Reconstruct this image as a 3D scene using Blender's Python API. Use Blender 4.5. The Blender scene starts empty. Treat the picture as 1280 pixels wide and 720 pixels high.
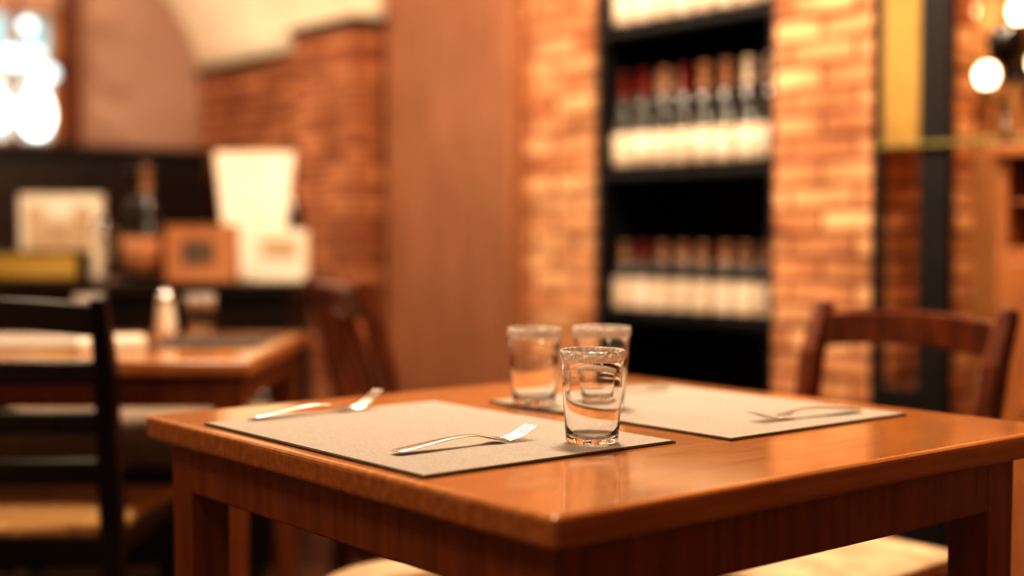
import bpy, bmesh, math, random
from mathutils import Vector, Matrix
random.seed(7)
S = bpy.context.scene
for vt in ('Standard',):
    try: S.view_settings.view_transform = vt
    except Exception: pass
try: S.view_settings.look = 'High Contrast'
except Exception: pass

# ---------------------------------------------------------------- materials
def srgb(r, g, b):
    f = lambda c: (c/255/12.92) if c/255 <= .04045 else ((c/255+.055)/1.055)**2.4
    return (f(r), f(g), f(b), 1)

def newmat(name):
    m = bpy.data.materials.new(name); m.use_nodes = True
    nt = m.node_tree; b = nt.nodes['Principled BSDF']
    return m, nt, b

def noisy(name, c1, c2, rough=.5, scale=8, stretch=(1, 1, 1), metal=0, bump=0, coat=0, detail=4, lo=.35, hi=.65):
    m, nt, b = newmat(name)
    N = nt.nodes; L = nt.links
    tc = N.new('ShaderNodeTexCoord'); mp = N.new('ShaderNodeMapping')
    mp.inputs['Scale'].default_value = stretch
    no = N.new('ShaderNodeTexNoise'); no.inputs['Scale'].default_value = scale; no.inputs['Detail'].default_value = detail
    cr = N.new('ShaderNodeValToRGB')
    cr.color_ramp.elements[0].position = lo; cr.color_ramp.elements[1].position = hi
    cr.color_ramp.elements[0].color = c1; cr.color_ramp.elements[1].color = c2
    L.new(tc.outputs['Object'], mp.inputs[0]); L.new(mp.outputs[0], no.inputs[0])
    L.new(no.outputs[0], cr.inputs[0]); L.new(cr.outputs[0], b.inputs['Base Color'])
    b.inputs['Roughness'].default_value = rough; b.inputs['Metallic'].default_value = metal
    b.inputs['Coat Weight'].default_value = coat
    b.inputs['Coat Roughness'].default_value = .08
    if bump:
        bp = N.new('ShaderNodeBump'); bp.inputs['Strength'].default_value = bump; bp.inputs['Distance'].default_value = .01
        L.new(no.outputs[0], bp.inputs['Height']); L.new(bp.outputs[0], b.inputs['Normal'])
    return m

def emis(name, col, strength, scale=14, lo=.5, hi=1.3):
    m, nt, b = newmat(name)
    b.inputs['Base Color'].default_value = col
    b.inputs['Emission Color'].default_value = col
    tc = nt.nodes.new('ShaderNodeTexCoord')
    no = nt.nodes.new('ShaderNodeTexNoise'); no.inputs['Scale'].default_value = scale
    nt.links.new(tc.outputs['Object'], no.inputs[0])
    mr = nt.nodes.new('ShaderNodeMapRange'); mr.inputs[1].default_value = .38; mr.inputs[2].default_value = .62
    mr.inputs[3].default_value = strength*lo; mr.inputs[4].default_value = strength*hi
    nt.links.new(no.outputs[0], mr.inputs[0]); nt.links.new(mr.outputs[0], b.inputs['Emission Strength'])
    return m

def glassm(name, col=(1, 1, 1, 1), rough=0.0, bump=0, trans=1):
    m, nt, b = newmat(name)
    b.inputs['Base Color'].default_value = col
    b.inputs['Transmission Weight'].default_value = trans
    b.inputs['Roughness'].default_value = rough
    b.inputs['IOR'].default_value = 1.42
    if bump:
        tc = nt.nodes.new('ShaderNodeTexCoord'); v = nt.nodes.new('ShaderNodeTexVoronoi'); v.inputs['Scale'].default_value = 200
        bp = nt.nodes.new('ShaderNodeBump'); bp.inputs['Strength'].default_value = bump; bp.inputs['Distance'].default_value = .003
        nt.links.new(tc.outputs['Object'], v.inputs[0]); nt.links.new(v.outputs[0], bp.inputs['Height']); nt.links.new(bp.outputs[0], b.inputs['Normal'])
    return m

def brickm(name, ca, cb, mortar, w=.21, h=.062, dark=.5):
    m, nt, b = newmat(name); N = nt.nodes; L = nt.links
    tc = N.new('ShaderNodeTexCoord'); sp = N.new('ShaderNodeSeparateXYZ'); ad = N.new('ShaderNodeMath'); cb_ = N.new('ShaderNodeCombineXYZ')
    L.new(tc.outputs['Object'], sp.inputs[0]); L.new(sp.outputs[0], ad.inputs[0]); L.new(sp.outputs[1], ad.inputs[1])
    nw = N.new('ShaderNodeTexNoise'); nw.inputs['Scale'].default_value = 5; L.new(tc.outputs['Object'], nw.inputs[0])
    ma = N.new('ShaderNodeMath'); ma.operation = 'MULTIPLY_ADD'; ma.inputs[1].default_value = .02
    L.new(nw.outputs[0], ma.inputs[0]); L.new(sp.outputs[2], ma.inputs[2])
    L.new(ad.outputs[0], cb_.inputs[0]); L.new(ma.outputs[0], cb_.inputs[1])
    br = N.new('ShaderNodeTexBrick'); L.new(cb_.outputs[0], br.inputs[0])
    br.inputs['Scale'].default_value = 1; br.inputs['Brick Width'].default_value = w; br.inputs['Row Height'].default_value = h
    br.inputs['Mortar Size'].default_value = .009; br.inputs['Mortar Smooth'].default_value = .3
    br.inputs['Color1'].default_value = ca; br.inputs['Color2'].default_value = cb; br.inputs['Mortar'].default_value = mortar
    no = N.new('ShaderNodeTexNoise'); no.inputs['Scale'].default_value = 1; no.inputs['Detail'].default_value = 3
    mp = N.new('ShaderNodeMapping'); mp.inputs['Scale'].default_value = (4, 15, 1)
    L.new(cb_.outputs[0], mp.inputs[0]); L.new(mp.outputs[0], no.inputs[0])
    cr = N.new('ShaderNodeValToRGB'); cr.color_ramp.elements[0].position = .35; cr.color_ramp.elements[1].position = .65
    cr.color_ramp.elements[0].color = (dark, dark*.86, dark*.74, 1); cr.color_ramp.elements[1].color = (1.15, 1.15, 1.15, 1)
    L.new(no.outputs[0], cr.inputs[0])
    mx = N.new('ShaderNodeMix'); mx.data_type = 'RGBA'; mx.blend_type = 'MULTIPLY'; mx.inputs[0].default_value = 1
    L.new(br.outputs[0], mx.inputs[6]); L.new(cr.outputs[0], mx.inputs[7]); L.new(mx.outputs[2], b.inputs['Base Color'])
    b.inputs['Roughness'].default_value = .85
    bp = N.new('ShaderNodeBump'); bp.invert = True; bp.inputs['Strength'].default_value = .8; bp.inputs['Distance'].default_value = .012
    L.new(br.outputs['Fac'], bp.inputs['Height']); L.new(bp.outputs[0], b.inputs['Normal'])
    return m

M = {}
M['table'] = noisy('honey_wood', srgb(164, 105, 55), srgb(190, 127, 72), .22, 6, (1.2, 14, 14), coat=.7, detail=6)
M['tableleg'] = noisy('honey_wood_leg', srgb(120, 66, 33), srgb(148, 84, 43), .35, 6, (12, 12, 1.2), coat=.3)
M['chair'] = noisy('walnut_red', srgb(74, 34, 19), srgb(110, 56, 30), .3, 8, (8, 8, 2), coat=.4)
M['darkchair'] = noisy('ebony_wood', srgb(20, 12, 10), srgb(34, 20, 15), .35, 8, (8, 8, 2), coat=.2)
M['rush'] = noisy('rush_seat', srgb(176, 128, 80), srgb(222, 178, 120), .8, 30, (1, 8, 1), bump=.5)
M['cream'] = noisy('cream_seat', srgb(180, 150, 118), srgb(208, 180, 146), .8, 20, bump=.2)
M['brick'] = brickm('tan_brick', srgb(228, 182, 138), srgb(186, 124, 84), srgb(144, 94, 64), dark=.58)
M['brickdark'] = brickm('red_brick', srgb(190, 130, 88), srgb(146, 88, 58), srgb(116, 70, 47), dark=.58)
M['plaster'] = noisy('cream_plaster', srgb(228, 204, 174), srgb(240, 220, 194), .9, 3, bump=.1)
M['brownwall'] = noisy('mauve_plaster', srgb(160, 126, 108), srgb(176, 140, 120), .9, 2.5, bump=.1)
M['tanwall'] = noisy('tan_panelling', srgb(186, 132, 86), srgb(212, 158, 108), .7, 4, (8, 8, 1))
M['pillar'] = noisy('brown_pillar', srgb(132, 86, 56), srgb(152, 102, 70), .7, 5, (6, 6, .8), bump=.1)
M['floor'] = noisy('terracotta_floor', srgb(56, 34, 25), srgb(78, 50, 36), .5, 5)
M['black'] = noisy('black_board', srgb(9, 7, 9), srgb(18, 12, 12), .6, 8)
M['mat'] = noisy('woven_mat', srgb(152, 140, 127), srgb(168, 155, 142), .7, 420, (1, 1, 1), bump=.15, detail=1)
M['matedge'] = noisy('mat_edge', srgb(50, 40, 34), srgb(70, 56, 48), .8, 40)
M['steel'] = noisy('cutlery_steel', srgb(215, 212, 206), srgb(234, 231, 226), .22, 5, metal=1)
M['glass'] = glassm('clear_glass')
M['rim'] = glassm('cut_glass_rim', (1, .96, .9, 1), rough=.2, bump=.9, trans=.6)
M['wineglass'] = noisy('dark_bottle_glass', (.008, .006, .004, 1), (.015, .01, .006, 1), .12, 5)
M['label'] = noisy('paper_label', srgb(210, 188, 164), srgb(230, 212, 192), .7, 12)
M['capred'] = noisy('red_capsule', srgb(104, 34, 24), srgb(134, 48, 34), .35, 10)
M['capwhite'] = noisy('cream_capsule', srgb(212, 190, 168), srgb(232, 212, 190), .4, 10)
M['captan'] = noisy('bronze_capsule', srgb(140, 100, 74), srgb(175, 130, 100), .35, 10)
M['white'] = noisy('white_paper', srgb(226, 212, 192), srgb(240, 228, 210), .7, 4)
M['fabric'] = noisy('grey_fabric', srgb(128, 112, 98), srgb(150, 132, 116), .9, 30)
M['carton'] = noisy('carton', srgb(172, 116, 76), srgb(192, 134, 92), .8, 6)
M['print'] = noisy('carton_print', srgb(90, 74, 64), srgb(120, 96, 80), .8, 6)
M['yellow'] = noisy('yellow_card', srgb(170, 140, 66), srgb(194, 162, 84), .6, 6)
M['cabinet'] = noisy('cabinet_oak', srgb(136, 84, 48), srgb(172, 112, 66), .45, 6, (8, 8, 1.2), coat=.2)
M['iron'] = noisy('black_iron', srgb(14, 11, 12), srgb(24, 18, 18), .5, 10)
M['amber'] = emis('amber_glass_glow', srgb(150, 116, 58), .40, 6, .1, 1.5)  # light from behind the pane is put into the material as glow
M['sky'] = emis('window_glow', srgb(170, 186, 186), .9, 9, .1, 1.8)
M['skyblue'] = emis('window_glow_blue', srgb(120, 156, 168), .6, 18, .1, 1.8)
M['globe'] = emis('chandelier_globe', srgb(238, 240, 232), 5, 20, .6, 1.3)
M['globeblue'] = emis('chandelier_globe_blue', srgb(186, 214, 222), 1.8, 30, .4, 1.5)
M['bulb'] = emis('bulb_glow', srgb(255, 228, 190), 8)
M['rail'] = noisy('glass_rail', srgb(120, 116, 70), srgb(150, 142, 90), .2, 6)

# ---------------------------------------------------------------- mesh builder
class B:
    def __init__(s): s.bm = bmesh.new(); s.mats = []
    def mi(s, k):
        if k not in s.mats: s.mats.append(k)
        return s.mats.index(k)
    def box(s, c, d, k, rot=0, taper=1.0):
        i = s.mi(k); R = Matrix.Rotation(rot, 3, 'Z'); vs = []
        for z in (-1, 1):
            t = 1 if z > 0 else taper
            for x, y in ((-1, -1), (1, -1), (1, 1), (-1, 1)):
                vs.append(s.bm.verts.new(Vector(c)+R @ Vector((x*d[0]/2*t, y*d[1]/2*t, z*d[2]/2))))
        for q in ((3, 2, 1, 0), (4, 5, 6, 7), (0, 1, 5, 4), (1, 2, 6, 5), (2, 3, 7, 6), (3, 0, 4, 7)):
            f = s.bm.faces.new([vs[a] for a in q]); f.material_index = i
        return vs
    def bb(s, x0, x1, y0, y1, z0, z1, k):
        return s.box(((x0+x1)/2, (y0+y1)/2, (z0+z1)/2), (x1-x0, y1-y0, z1-z0), k)
    def lathe(s, c, prof, seg=24):
        rings = []
        for r, z, k in prof:
            if r < 1e-5: rings.append([s.bm.verts.new(Vector(c)+Vector((0, 0, z)))])
            else: rings.append([s.bm.verts.new(Vector(c)+Vector((r*math.cos(2*math.pi*j/seg), r*math.sin(2*math.pi*j/seg), z))) for j in range(seg)])
        for a in range(len(rings)-1):
            i = s.mi(prof[a][2]); A, C = rings[a], rings[a+1]
            for j in range(seg):
                j2 = (j+1) % seg
                if len(A) == 1 and len(C) == 1: continue
                if len(A) == 1: f = s.bm.faces.new([A[0], C[j2], C[j]])
                elif len(C) == 1: f = s.bm.faces.new([A[j], A[j2], C[0]])
                else: f = s.bm.faces.new([A[j], A[j2], C[j2], C[j]])
                f.material_index = i; f.smooth = True
    def sweep(s, pts, secs, k, side=Vector((1, 0, 0)), smooth=False):
        i = s.mi(k); rings = []; n = len(pts); pts = [Vector(p) for p in pts]
        for a in range(n):
            t = (pts[min(a+1, n-1)]-pts[max(a-1, 0)]).normalized()
            o = t.cross(side).normalized(); sd = o.cross(t).normalized()
            w, h = secs[a] if isinstance(secs, list) else secs
            rings.append([s.bm.verts.new(pts[a]+sd*w/2*x+o*h/2*y) for x, y in ((-1, -1), (1, -1), (1, 1), (-1, 1))])
        for a in range(n-1):
            for j in range(4):
                f = s.bm.faces.new([rings[a][j], rings[a][(j+1) % 4], rings[a+1][(j+1) % 4], rings[a+1][j]]); f.material_index = i; f.smooth = smooth
        for r in (rings[0][::-1], rings[-1]):
            f = s.bm.faces.new(r); f.material_index = i
    def done(s, name, loc=(0, 0, 0), rz=0, bevel=0, seg=2):
        bmesh.ops.recalc_face_normals(s.bm, faces=s.bm.faces[:])
        me = bpy.data.meshes.new(name); s.bm.to_mesh(me); s.bm.free()
        for k in s.mats: me.materials.append(M[k])
        o = bpy.data.objects.new(name, me); S.collection.objects.link(o)
        o.location = loc; o.rotation_euler = (0, 0, rz)
        if bevel:
            m = o.modifiers.new('bev', 'BEVEL'); m.width = bevel; m.segments = seg; m.limit_method = 'ANGLE'; m.angle_limit = math.radians(40)
        return o

FX, FY = .632, .775
def W(lat, dep, z=0):   # room coordinates of a spot measured from the viewer's standpoint
    return (-.72+FX*dep+FY*lat, -.828+FY*dep-FX*lat, z)
YAW = math.radians(-39.2)

# ---------------------------------------------------------------- room shell
b = B(); b.bb(-2.6, 3.3, -2.6, 5.0, -.1, 0, 'floor'); b.done('floor')
for args in ((2.1, 2.55, 1.21, 1.52, 0, 2.65, 'brick'), (2.1, 2.55, 2.24, 2.56, 0, 2.65, 'brick'),
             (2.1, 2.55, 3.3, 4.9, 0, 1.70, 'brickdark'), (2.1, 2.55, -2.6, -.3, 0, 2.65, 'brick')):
    b = B(); b.bb(*args); b.done('wall_right')
b = B(); b.bb(2.075, 2.13, 3.78, 4.88, 1.70, 1.73, 'darkchair'); b.done('trim_1')
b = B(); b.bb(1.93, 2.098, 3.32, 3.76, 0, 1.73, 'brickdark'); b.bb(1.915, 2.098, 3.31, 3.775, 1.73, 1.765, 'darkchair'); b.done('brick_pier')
b = B(); b.bb(2.04, 2.55, 2.56, 3.3, 0, 2.65, 'pillar'); b.done('pillar', bevel=.01)
b = B(); b.bb(-2.6, 2.55, 4.9, 5.0, 0, 2.75, 'brownwall'); b.done('wall_back')
b = B(); b.bb(-2.7, -2.6, -2.6, 5.0, 0, 2.75, 'plaster'); b.done('wall_left')
b = B(); b.bb(-2.6, 3.3, -2.7, -2.6, 0, 2.75, 'plaster'); b.done('wall_front')
b = B(); b.bb(-2.6, 3.3, -2.6, 3.3, 2.65, 2.75, 'plaster'); b.done('ceiling')
b = B(); i = b.mi('plaster')
pr = [(2.3, 1.71), (2.1, 1.735), (2.075, 1.82), (2.03, 1.91), (1.96, 2.01), (1.86, 2.11), (1.72, 2.22), (1.52, 2.32), (1.25, 2.42), (.9, 2.5), (.4, 2.57), (-.3, 2.62), (-2.6, 2.65)]
R0 = [b.bm.verts.new((x, 3.3, z)) for x, z in pr]; R1 = [b.bm.verts.new((x, 4.9, z)) for x, z in pr]
T0 = [b.bm.verts.new((x, 3.3, 2.75)) for x, z in pr]
for a in range(len(pr)-1):
    f = b.bm.faces.new([R0[a], R0[a+1], R1[a+1], R1[a]]); f.smooth = True
    b.bm.faces.new([R0[a], R0[a+1], T0[a+1], T0[a]])
b.done('ceiling_vault')
b = B(); b.bb(2.85, 2.95, -2.6, 2.0, 0, 2.65, 'tanwall'); b.bb(2.55, 2.85, 1.9, 2.0, 0, 2.65, 'tanwall'); b.done('wall_alcove')

# glazed iron screen with amber upper pane
b = B()
b.bb(2.10, 2.125, 1.185, 1.209, 0, 2.6, 'iron'); b.bb(2.10, 2.13, .995, 1.075, 0, 2.6, 'iron')
b.bb(2.10, 2.12, 1.075, 1.185, 2.2, 2.24, 'iron')
b.bb(2.085, 2.115, .0, 1.185, 1.19, 1.20, 'rail')
b.bb(2.105, 2.115, 1.075, 1.185, 1.20, 2.2, 'amber')
b.bb(2.10, 2.12, 1.075, 1.185, 0.0, .6, 'iron')
b.done('door_1', bevel=.002)

# ---------------------------------------------------------------- wine shelf
b = B()
b.bb(2.47, 2.52, 1.53, 2.23, 0, 2.6, 'black')
b.bb(2.11, 2.47, 1.53, 1.55, 0, 2.6, 'black'); b.bb(2.11, 2.47, 2.21, 2.23, 0, 2.6, 'black')
SH = (.31, .743, 1.17, 1.60, 2.03)
for z in SH: b.bb(2.12, 2.47, 1.55, 2.21, z-.025, z, 'black')
b.done('wine_shelf', bevel=.002)
def bottle(b, c, cap='capred', k=1.0, lab='label'):
    r = .037
    p = [(0, 0, 'wineglass'), (r*.95, 0, 'wineglass'), (r, .006, 'wineglass'), (r, .018, lab), (r+.0005, .0185, lab), (r+.0005, .112, 'wineglass'), (r, .1125, 'wineglass'), (r, .175, 'wineglass'), (r*.85, .195, 'wineglass'),
         (r*.5, .213, 'wineglass'), (.0145, .228, cap), (.014, .29, cap), (.0155, .291, cap), (.0155, .30, cap), (0, .30, cap)]
    if k < .9:
        p = [(0, 0, 'wineglass'), (r*.95, 0, 'wineglass'), (r, .012, lab), (r, .10, 'wineglass'), (r, .115, 'wineglass'), (r*.7, .14, 'wineglass'), (.0145, .155, cap), (.014, .2, cap), (.0155, .201, cap), (.0155, .21, cap), (0, .21, cap)]
    b.lathe(c, p, 20)
capsU = ['capwhite', 'capwhite', 'captan', 'captan', 'capred', 'captan', 'capred', 'capred']
for z, caps, k in ((.743, ['captan', 'captan', 'captan', 'captan', 'captan', 'captan', 'capred', 'captan'], .7), (1.17, capsU, 1), (1.60, ['capwhite']*8, 1)):
    b = B()
    for n in range(8):
        y = 1.592+n*.0825
        bottle(b, (2.175+random.uniform(-.004, .004), y, z+.0003), caps[n], k)
        bottle(b, (2.27, y+.02 if n < 7 else y, z+.0003), caps[(n+3) % 8], k)
    b.done('wine_bottle_row')

# ---------------------------------------------------------------- main table
b = B()
b.bb(0, .82, 0, .8, .72, .75, 'table')
o = b.done('dining_table', bevel=.006, seg=3)
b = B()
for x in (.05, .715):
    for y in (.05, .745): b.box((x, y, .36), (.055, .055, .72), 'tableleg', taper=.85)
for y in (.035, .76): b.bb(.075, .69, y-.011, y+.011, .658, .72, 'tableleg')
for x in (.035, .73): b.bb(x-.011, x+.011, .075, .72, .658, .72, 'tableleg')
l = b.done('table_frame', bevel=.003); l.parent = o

def table2(name, loc, rz, w, d):
    b = B()
    b.bb(-w/2, w/2, -d/2, d/2, .72, .75, 'table')
    for x in (-w/2+.05, w/2-.05):
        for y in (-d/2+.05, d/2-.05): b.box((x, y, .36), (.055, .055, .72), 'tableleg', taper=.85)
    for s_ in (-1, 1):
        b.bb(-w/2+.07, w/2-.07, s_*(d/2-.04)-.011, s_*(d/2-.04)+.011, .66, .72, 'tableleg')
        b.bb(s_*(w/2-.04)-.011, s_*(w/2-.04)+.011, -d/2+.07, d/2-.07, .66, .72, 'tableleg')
    return b.done(name, loc, rz, bevel=.005)
table2('dining_table', W(-1.075, 2.80), YAW, 1.2, .70)

# placemats
def mat(x0, x1, y0, y1, name='placemat', z=.7502):
    b = B(); b.bb(x0, x1, y0, y1, z, z+.0015, 'matedge'); b.bb(x0+.002, x1-.002, y0+.002, y1-.002, z+.0015, z+.003, 'mat'); return b.done(name)
mat(.018, .362, .21, .67); mat(.42, .755, .18, .62)
def placemat_local(lat, dep, w, d, k):
    b = B(); b.bb(-w/2, w/2, -d/2, d/2, 0, .0015, 'matedge'); b.bb(-w/2+.002, w/2-.002, -d/2+.002, d/2-.002, .0015, .003, k)
    b.done('placemat', W(lat, dep, .7502), YAW)
placemat_local(-.64, 2.86, .24, .28, 'matedge'); placemat_local(-1.1, 2.9, .42, .3, 'mat')

# forks
def fork(hx, hy, tx, ty, rise=.018):
    b = B(); L = math.hypot(tx-hx, ty-hy)/.195
    up = [(0, .0065, .0015), (.004, .010, .0016), (.03, .0095, .004), (.07, .006, .0085), (.105, .0038, .0095), (.122, .0045, .007), (.132, .010, .004), (.142, .0122, .0025), (.150, .0124, .0025)]
    i = b.mi('steel')
    prev = None
    for x, w, z in up:
        cur = [b.bm.verts.new((x*L, -w, z)), b.bm.verts.new((x*L, 0, z-(.001 if x > .12 else -.0008))), b.bm.verts.new((x*L, w, z))]
        if prev:
            for j in (0, 1):
                f = b.bm.faces.new([prev[j], cur[j], cur[j+1], prev[j+1]]); f.smooth = True
        prev = cur
    for n in range(4):
        y = -.0098+n*.00653
        prev = None
        for x, w, z in ((.149, .0028, .0025), (.165, .0024, .0035), (.18, .0021, .0035+rise*.45), (.195, .0012, .002+rise)):
            cur = [b.bm.verts.new((x*L, y-w, z)), b.bm.verts.new((x*L, y+w, z))]
            if prev:
                f = b.bm.faces.new([prev[0], cur[0], cur[1], prev[1]]); f.smooth = True
            prev = cur
    o = b.done('fork', (hx, hy, .7545), math.atan2(ty-hy, tx-hx))
    m = o.modifiers.new('s', 'SOLIDIFY'); m.thickness = .002; m.offset = 1
    m = o.modifiers.new('ss', 'SUBSURF'); m.levels = 1; m.render_levels = 2
    return o
fork(.070, .652, .262, .652, .024)
fork(.062, .325, .248, .322, .014)
fork(.715, .225, .535, .250, .010)
fork(.715, .565, .53, .575, .010)

# tumblers
def tumbler(x, y, z=.7536, h=.098, rt=.036, rb=.029, name='drinking_glass'):
    b = B(); g = 'glass'
    p = [(0, .001, g), (rb-.003, .0005, g), (rb, .003, g), (rb+.2*(rt-rb), h*.2, g), (rb+.6*(rt-rb), h*.6, g), (rt-.0008, h-.012, 'rim'), (rt+.0006, h-.0095, 'rim'), (rt+.0006, h-.002, 'rim'), (rt-.0004, h, 'rim'), (rt-.0022, h-.0006, 'rim'), (rt-.0024, h-.003, g),
         (rb+.6*(rt-rb)-.0016, h*.6, g), (rb+.2*(rt-rb)-.0016, h*.2, g), (rb-.003, .012, g), (rb-.008, .0085, g), (0, .008, g)]
    b.lathe((0, 0, 0), p, 48); return b.done(name, (x, y, z))
tumbler(.276, .254, h=.103, rt=.0355); tumbler(.441, .548, h=.103); tumbler(.487, .465, h=.107, rt=.038)

# ---------------------------------------------------------------- chairs
def chair(name, loc, rz, wood, seat, H=.85, slats=((.81, .075), (.64, .045)), hw=.2, spindles=0, bow=.03, pw=1.0, zs=0):
    b = B()
    for sx in (-1, 1):
        x = sx*hw
        b.sweep([(x*.95, .235, 0), (x, .205, .25), (x, .20, .46), (x, .215, .62), (x*1.02, .245, .76), (x*1.03, .285, H)],
                [(.034*pw, .036), (.036*pw, .042), (.036*pw, .044), (.034*pw, .042), (.032*pw, .04), (.026*pw, .03)], wood)
        b.sweep([(x*.97, -.195, 0), (x, -.19, .2), (x, -.19, .435+zs)], [(.026, .026), (.034, .034), (.038, .038)], wood)
        b.bb(min(x-.01, x+.01), max(x-.01, x+.01), -.17, .18, .17, .195, wood)
        b.bb(x-.012, x+.012, -.17, .18, .395+zs, .435+zs, wood)
    b.bb(-hw+.015, hw-.015, -.20, -.178, .395+zs, .435+zs, wood); b.bb(-hw+.015, hw-.015, .19, .21, .395+zs, .435+zs, wood)
    b.bb(-hw+.015, hw-.015, -.199, -.181, .25, .275, wood); b.bb(-hw+.015, hw-.015, .19, .208, .23, .255, wood)
    def yb(z):
        return .20 if z < .46 else .20+(z-.46)**1.5*.35
    for zc, hh in slats:
        pts = []
        for t in range(9):
            u = t/8*2-1
            pts.append((u*hw*1.0, yb(zc)+bow*(1-u*u), zc+(.012*(1-u*u) if zc > H-.1 else 0)))
        b.sweep(pts, (hh, .02), wood, side=Vector((0, 0, 1)))
    for n in range(spindles):
        x = (n+1)/(spindles+1)*2*hw-hw
        b.sweep([(x, .2, .43), (x, .215, .62), (x, yb(H-.06)+bow*.6, H-.05)], (.018, .018), wood)
    i = b.mi(seat); n = 10; top = {}
    for a in range(n+1):
        for c in range(n+1):
            u = a/n*2-1; v = c/n*2-1
            ww = hw+.018-.012*(v+1)
            k = max(abs(u), abs(v))
            z = .448+zs+.014*(1-k**4)
            top[a, c] = b.bm.verts.new((u*ww, -.215+.40*(v+1)/2, z))
    for a in range(n):
        for c in range(n):
            f = b.bm.faces.new([top[a, c], top[a+1, c], top[a+1, c+1], top[a, c+1]]); f.material_index = i; f.smooth = True
    rim = [(a, 0) for a in range(n)]+[(n, c) for c in range(n)]+[(a, n) for a in range(n, 0, -1)]+[(0, c) for c in range(n, 0, -1)]
    low = [b.bm.verts.new((top[r].co.x*.99, top[r].co.y, .425+zs)) for r in rim]
    for q in range(len(rim)):
        q2 = (q+1) % len(rim)
        f = b.bm.faces.new([top[rim[q]], top[rim[q2]], low[q2], low[q]]); f.material_index = i
    f = b.bm.faces.new(low[::-1]); f.material_index = i
    return b.done(name, loc, rz, bevel=.004)

chair('dining_chair', (1.045, .565, 0), math.radians(-90), 'chair', 'cream', H=.855, slats=((.802, .06),), hw=.183, zs=.012)
x, y, _ = W(-.905, 2.555)
chair('dining_chair', (x, y, 0), math.radians(140.8), 'darkchair', 'rush', H=.875, slats=((.835, .055), (.745, .04), (.655, .04), (.565, .045)), bow=.015, zs=.012)
x, y, _ = W(-.146, 3.18)
chair('dining_chair', (x, y, 0), math.radians(74.3), 'chair', 'rush', H=.88, slats=((.83, .06),), spindles=4)

# round stool under far side of the table
b = B()
b.lathe((0, 0, 0), [(0, .42, 'chair'), (.16, .42, 'chair'), (.165, .43, 'cream'), (.172, .445, 'cream'), (.165, .462, 'cream'), (.12, .47, 'cream'), (0, .473, 'cream')], 40)
for a in range(4):
    t = math.pi/4+a*math.pi/2
    b.sweep([(.15*math.cos(t), .15*math.sin(t), 0), (.11*math.cos(t), .11*math.sin(t), .425)], [(.024, .024), (.032, .032)], 'chair')
    t2 = t+math.pi/2
    b.sweep([(.135*math.cos(t), .135*math.sin(t), .15), (.135*math.cos(t2), .135*math.sin(t2), .15)], (.016, .016), 'chair', side=Vector((0, 0, 1)))
b.done('stool', W(-.12, 1.98), 0)

# upholstered bench behind the second table
b = B()
b.bb(-.28, .40, -.14, .14, .40, .53, 'fabric'); b.bb(-.26, .38, -.12, .12, .34, .40, 'darkchair')
for x in (-.24, .35):
    for y in (-.1, .1): b.box((x, y, .17), (.04, .04, .34), 'darkchair', taper=.8)
b.done('bench', W(-1.02, 3.42), YAW, bevel=.02)

# ---------------------------------------------------------------- serving counter and its things
b = B()
b.bb(-.95, .50, -.25, .25, .80, .84, 'darkchair'); b.bb(-.92, .47, -.22, .22, .08, .80, 'black')
for n in range(3):
    x0 = -.90+n*.46; b.bb(x0, x0+.43, -.232, -.22, .13, .76, 'darkchair'); b.lathe((x0+.38, -.24, .5), [(0, 0, 'steel'), (.012, .002, 'steel'), (.012, .02, 'steel'), (0, .022, 'steel')], 12)
b.bb(-.9, .45, -.2, .2, 0, .08, 'black')
b.done('serving_counter', W(-1.12, 4.1), YAW, bevel=.005)
CZ = .8405
b = B()   # tall white menu: two leaves, wider at the top
i = b.mi('white')
for sgn in (-1, 1):
    vs = []
    for (x, z) in ((-.075, 0), (.075, 0), (.123, .39), (-.123, .39)):
        vs.append((x, sgn*.045*(1-z/.39)+sgn*.003, z))
    A = [b.bm.verts.new(v) for v in vs]; C = [b.bm.verts.new((v[0], v[1]+.004*sgn, v[2])) for v in vs]
    b.bm.faces.new(A); b.bm.faces.new(C[::-1])
    for k in range(4): b.bm.faces.new([A[k], A[(k+1) % 4], C[(k+1) % 4], C[k]])
b.done('menu_card', W(-.79, 4.14, CZ), YAW)
b = B(); b.box((0, 0, .075), (.155, .05, .15), 'white'); b.box((0, -.026, .10), (.1, .003, .05), 'cream'); b.done('napkin_box', W(-.675, 3.93, CZ), YAW, bevel=.006)
b = B(); b.box((0, 0, .13), (.25, .05, .26), 'white'); b.box((0, -.026, .125), (.2, .003, .2), 'cream'); b.box((0, -.026, .2), (.09, .006, .05), 'white'); b.done('display_frame', W(-1.39, 4.16, CZ), YAW, bevel=.006)
b = B(); b.box((0, 0, .08), (.195, .1, .16), 'carton')
b.box((0, -.051, .085), (.09, .002, .07), 'print'); b.box((0, 0, .162), (.2, .104, .006), 'carton'); b.done('carton_box', W(-.905, 3.93, CZ), YAW, bevel=.003)
for lat, dd, cp in ((-1.10, 4.05, 'captan'), (-.70, 4.24, 'capred'), (-1.18, 4.22, 'wineglass')):
    b = B(); bottle(b, (0, 0, 0), cp, lab='carton' if cp != 'capred' else 'label'); o = b.done('wine_bottle', W(lat, dd, CZ)); o.scale = (1.1, 1.1, 1.15)
b = B(); b.box((0, 0, .045), (.28, .08, .09), 'iron'); b.box((0, -.041, .045), (.25, .003, .07), 'yellow'); b.done('card_holder', W(-1.38, 3.92, CZ), YAW, bevel=.004)
def stemglass(lat, dd):
    b = B(); g = 'glass'
    b.lathe((0, 0, 0), [(0, 0, g), (.034, 0, g), (.033, .003, g), (.005, .009, g), (.004, .08, g), (.016, .09, g), (.034, .11, g), (.038, .135, g), (.032, .18, g), (.0305, .18, g), (.0362, .135, g), (.0325, .112, g), (.015, .094, g), (0, .09, g)], 24)
    b.done('wine_glass', W(lat, dd, CZ))
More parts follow.
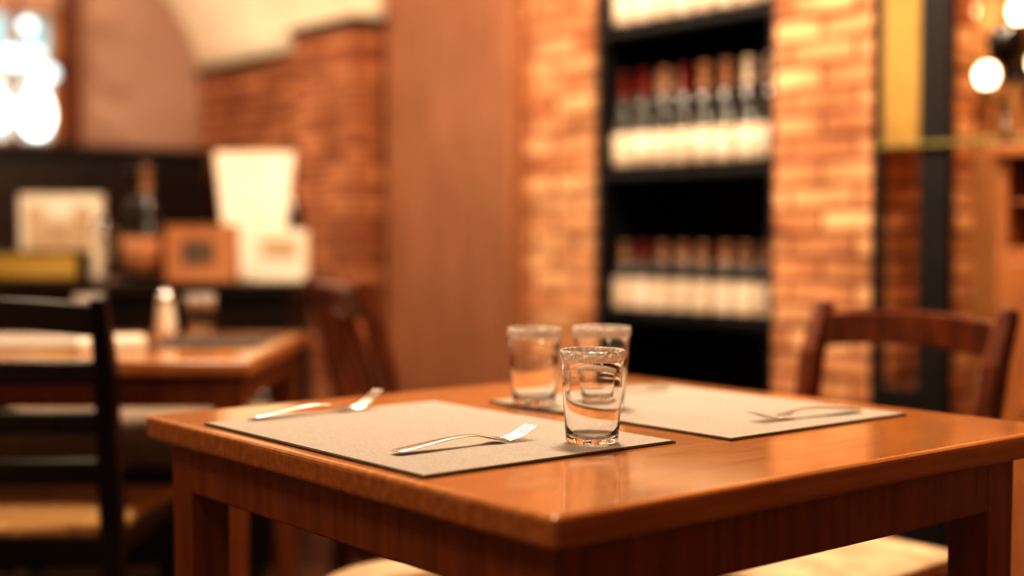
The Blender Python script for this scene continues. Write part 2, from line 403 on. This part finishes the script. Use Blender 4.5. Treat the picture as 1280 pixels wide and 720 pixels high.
stemglass(-1.19, 3.95)

# things on the second table
b = B(); b.lathe((0, 0, 0), [(0, 0, 'white'), (.022, 0, 'white'), (.024, .01, 'white'), (.019, .06, 'white'), (.018, .075, 'steel'), (.019, .08, 'steel'), (.014, .098, 'steel'), (0, .102, 'steel')], 24); b.done('salt_shaker', W(-.79, 3.06, .7505))
tumbler(*W(-.72, 3.1)[:2], z=.7505, h=.09)
tumbler(*W(-.98, 3.11)[:2], z=.7505, h=.09)
b = B(); b.box((0, 0, .01), (.13, .1, .02), 'white'); b.box((0.01, 0, .023), (.11, .09, .006), 'white'); b.done('folded_napkin', W(-.80, 2.68, .7505), YAW+.3, bevel=.004)

# dark back-bar sideboard at the end wall
b = B()
b.bb(.5, 1.93, 4.50, 4.88, .06, 1.30, 'black'); b.bb(.48, 1.95, 4.47, 4.89, 1.30, 1.335, 'darkchair'); b.bb(.52, 1.91, 4.53, 4.88, 0, .06, 'black')
for n in range(3):
    x0 = .53+n*.465; b.bb(x0, x0+.43, 4.49, 4.50, .12, 1.24, 'darkchair')
b.done('sideboard', bevel=.004)
# window in end wall
b = B()
b.bb(.70, 1.42, 4.885, 4.895, 1.36, 1.68, 'sky'); b.bb(.70, 1.42, 4.885, 4.895, 1.68, 1.90, 'skyblue')
for x in (.68, .86, 1.04, 1.22, 1.395): b.bb(x, x+.035, 4.86, 4.90, 1.345, 1.92, 'cabinet')
for z in (1.345, 1.67, 1.90): b.bb(.68, 1.43, 4.86, 4.90, z, z+.03, 'cabinet')
b.done('window_1')
b = B(); b.bb(1.45, 1.51, 4.85, 4.90, 1.34, 2.35, 'chair'); b.done('trim_2')
# glass chandelier hanging before the window
b = B()
hub = (1.17, 4.62)
b.lathe((hub[0], hub[1], 0), [(0, 1.56, 'iron'), (.012, 1.56, 'iron'), (.014, 1.60, 'iron'), (.006, 1.63, 'iron'), (.006, 2.42, 'iron'), (.04, 2.425, 'iron'), (.04, 2.44, 'iron'), (0, 2.44, 'iron')], 12)
def globe(x, y, z, r, k, st=1.0):
    pf = [(0, -r*st, k)]+[(r*math.sin(a*math.pi/8), -r*st*math.cos(a*math.pi/8), k) for a in range(1, 8)]+[(0, r*st, k)]
    b.lathe((x, y, z), pf, 20)
    b.sweep([(hub[0], hub[1], 1.60), ((hub[0]+x)/2, (hub[1]+y)/2, max(1.62, z+.02)), (x, y, z+r*st*.9)], (.008, .008), 'iron', side=Vector((.3, .9, .2)).normalized())
globe(1.235, 4.60, 1.46, .062, 'globe', 1.5)
globe(1.10, 4.66, 1.47, .05, 'globe', 1.3)
globe(1.02, 4.58, 1.50, .05, 'globe')
globe(1.15, 4.60, 1.68, .045, 'globeblue')
globe(1.25, 4.66, 1.70, .04, 'globeblue')
globe(1.19, 4.56, 1.80, .03, 'globeblue')
globe(1.30, 4.62, 1.63, .03, 'globeblue')
b.done('glass_chandelier')

# oak cabinet on the right with glass-door top part
b = B()
b.bb(2.02, 2.42, 0.0, .82, .06, .95, 'cabinet'); b.bb(2.0, 2.44, -.02, .84, 1.15, 1.18, 'cabinet'); b.bb(2.04, 2.42, .02, .80, 0, .06, 'cabinet')
b.bb(2.38, 2.42, 0, .82, .95, 1.15, 'black')
for y in (0, .39, .79): b.bb(2.02, 2.05 if y == .39 else 2.38, y, y+.03, .95, 1.15, 'cabinet')
b.bb(2.03, 2.38, .03, .79, 1.045, 1.055, 'cabinet')
for n in range(2):
    y0 = .03+n*.39
    for z0, z1 in ((.10, .50), (.54, .92)):
        b.bb(2.005, 2.02, y0, y0+.37, z0, z1, 'cabinet'); b.bb(1.995, 2.006, y0+.05, y0+.32, z0+.05, z1-.05, 'cabinet')
b.done('cabinet', bevel=.004)
b = B(); g = 'wineglass'
b.lathe((0, 0, 0), [(0, 0, g), (.036, 0, g), (.034, .004, g), (.006, .012, g), (.005, .16, g), (.012, .172, g), (.034, .19, g), (.044, .215, g), (.042, .24, g), (.03, .262, g), (.028, .265, g), (0, .262, g)], 28)
b.done('goblet', (2.05, .815, 1.181))
# wall sconce with globe bulbs in the alcove
b = B()
b.bb(2.83, 2.85, 1.20, 1.30, 1.42, 1.56, 'iron')
for (yy, zz) in ((1.37, 1.62), (1.20, 1.60), (1.30, 1.43), (1.14, 1.45)):
    b.sweep([(2.84, 1.25, 1.5), (2.79, (1.25+yy)/2, zz-.09), (2.76, yy, zz-.045)], (.012, .012), 'iron', side=Vector((0, 0, 1)))
    b.lathe((2.76, yy, zz), [(0, -.05, 'iron'), (.014, -.045, 'iron'), (.014, -.03, 'bulb'), (.024, -.016, 'bulb'), (.028, .002, 'bulb'), (.024, .02, 'bulb'), (.014, .03, 'bulb'), (0, .034, 'bulb')], 20)
b.done('wall_sconce')

# ---------------------------------------------------------------- lights
def area(name, loc, tgt, size, power, col=(1, .82, .62)):
    l = bpy.data.lights.new(name, 'AREA'); l.energy = power; l.size = size; l.color = col; l.shape = 'DISK'
    o = bpy.data.objects.new(name, l); S.collection.objects.link(o); o.location = loc
    o.rotation_euler = (Vector(tgt)-Vector(loc)).to_track_quat('-Z', 'Y').to_euler()
def point(name, loc, power, col=(1, .82, .62), r=.08):
    l = bpy.data.lights.new(name, 'POINT'); l.energy = power; l.color = col; l.shadow_soft_size = r
    o = bpy.data.objects.new(name, l); S.collection.objects.link(o); o.location = loc
area('ceiling_lamp_table', (.7, .7, 2.55), (.5, .4, .75), .35, 36, (1, .86, .68))
area('ceiling_lamp_wall', (1.3, 1.7, 2.55), (2.1, 1.9, 1.1), .25, 28)
area('ceiling_lamp_room', (-1.2, .2, 2.5), (.6, 1.2, .6), .6, 14, (1, .84, .66))
area('ceiling_lamp_counter', (.4, 2.6, 2.5), W(-1.1, 4.1, .9), .3, 20)
point('vault_fill_light', (.45, 4.0, 1.7), 55, (1, .86, .70))  # added point light without a fixture, out of view, brightens the vault
area('alcove_fill_light', (1.5, .3, 2.5), (2.85, 1.35, 1.2), .3, 34, (1, .80, .55))  # added light placed in the room, aimed in to brighten the alcove wall
w = bpy.data.worlds.new('w'); S.world = w; w.use_nodes = True
w.node_tree.nodes['Background'].inputs[0].default_value = (1, .8, .62, 1); w.node_tree.nodes['Background'].inputs[1].default_value = .08

# ---------------------------------------------------------------- camera
c = bpy.data.cameras.new('camera'); co = bpy.data.objects.new('camera', c); S.collection.objects.link(co); S.camera = co
co.location = (-.72, -.828, .985); co.rotation_euler = (math.radians(90-2.39), 0, YAW)
c.lens = 47.25; c.sensor_width = 36; c.clip_start = .05
c.dof.use_dof = True; c.dof.focus_distance = 1.45; c.dof.aperture_fstop = 1.4
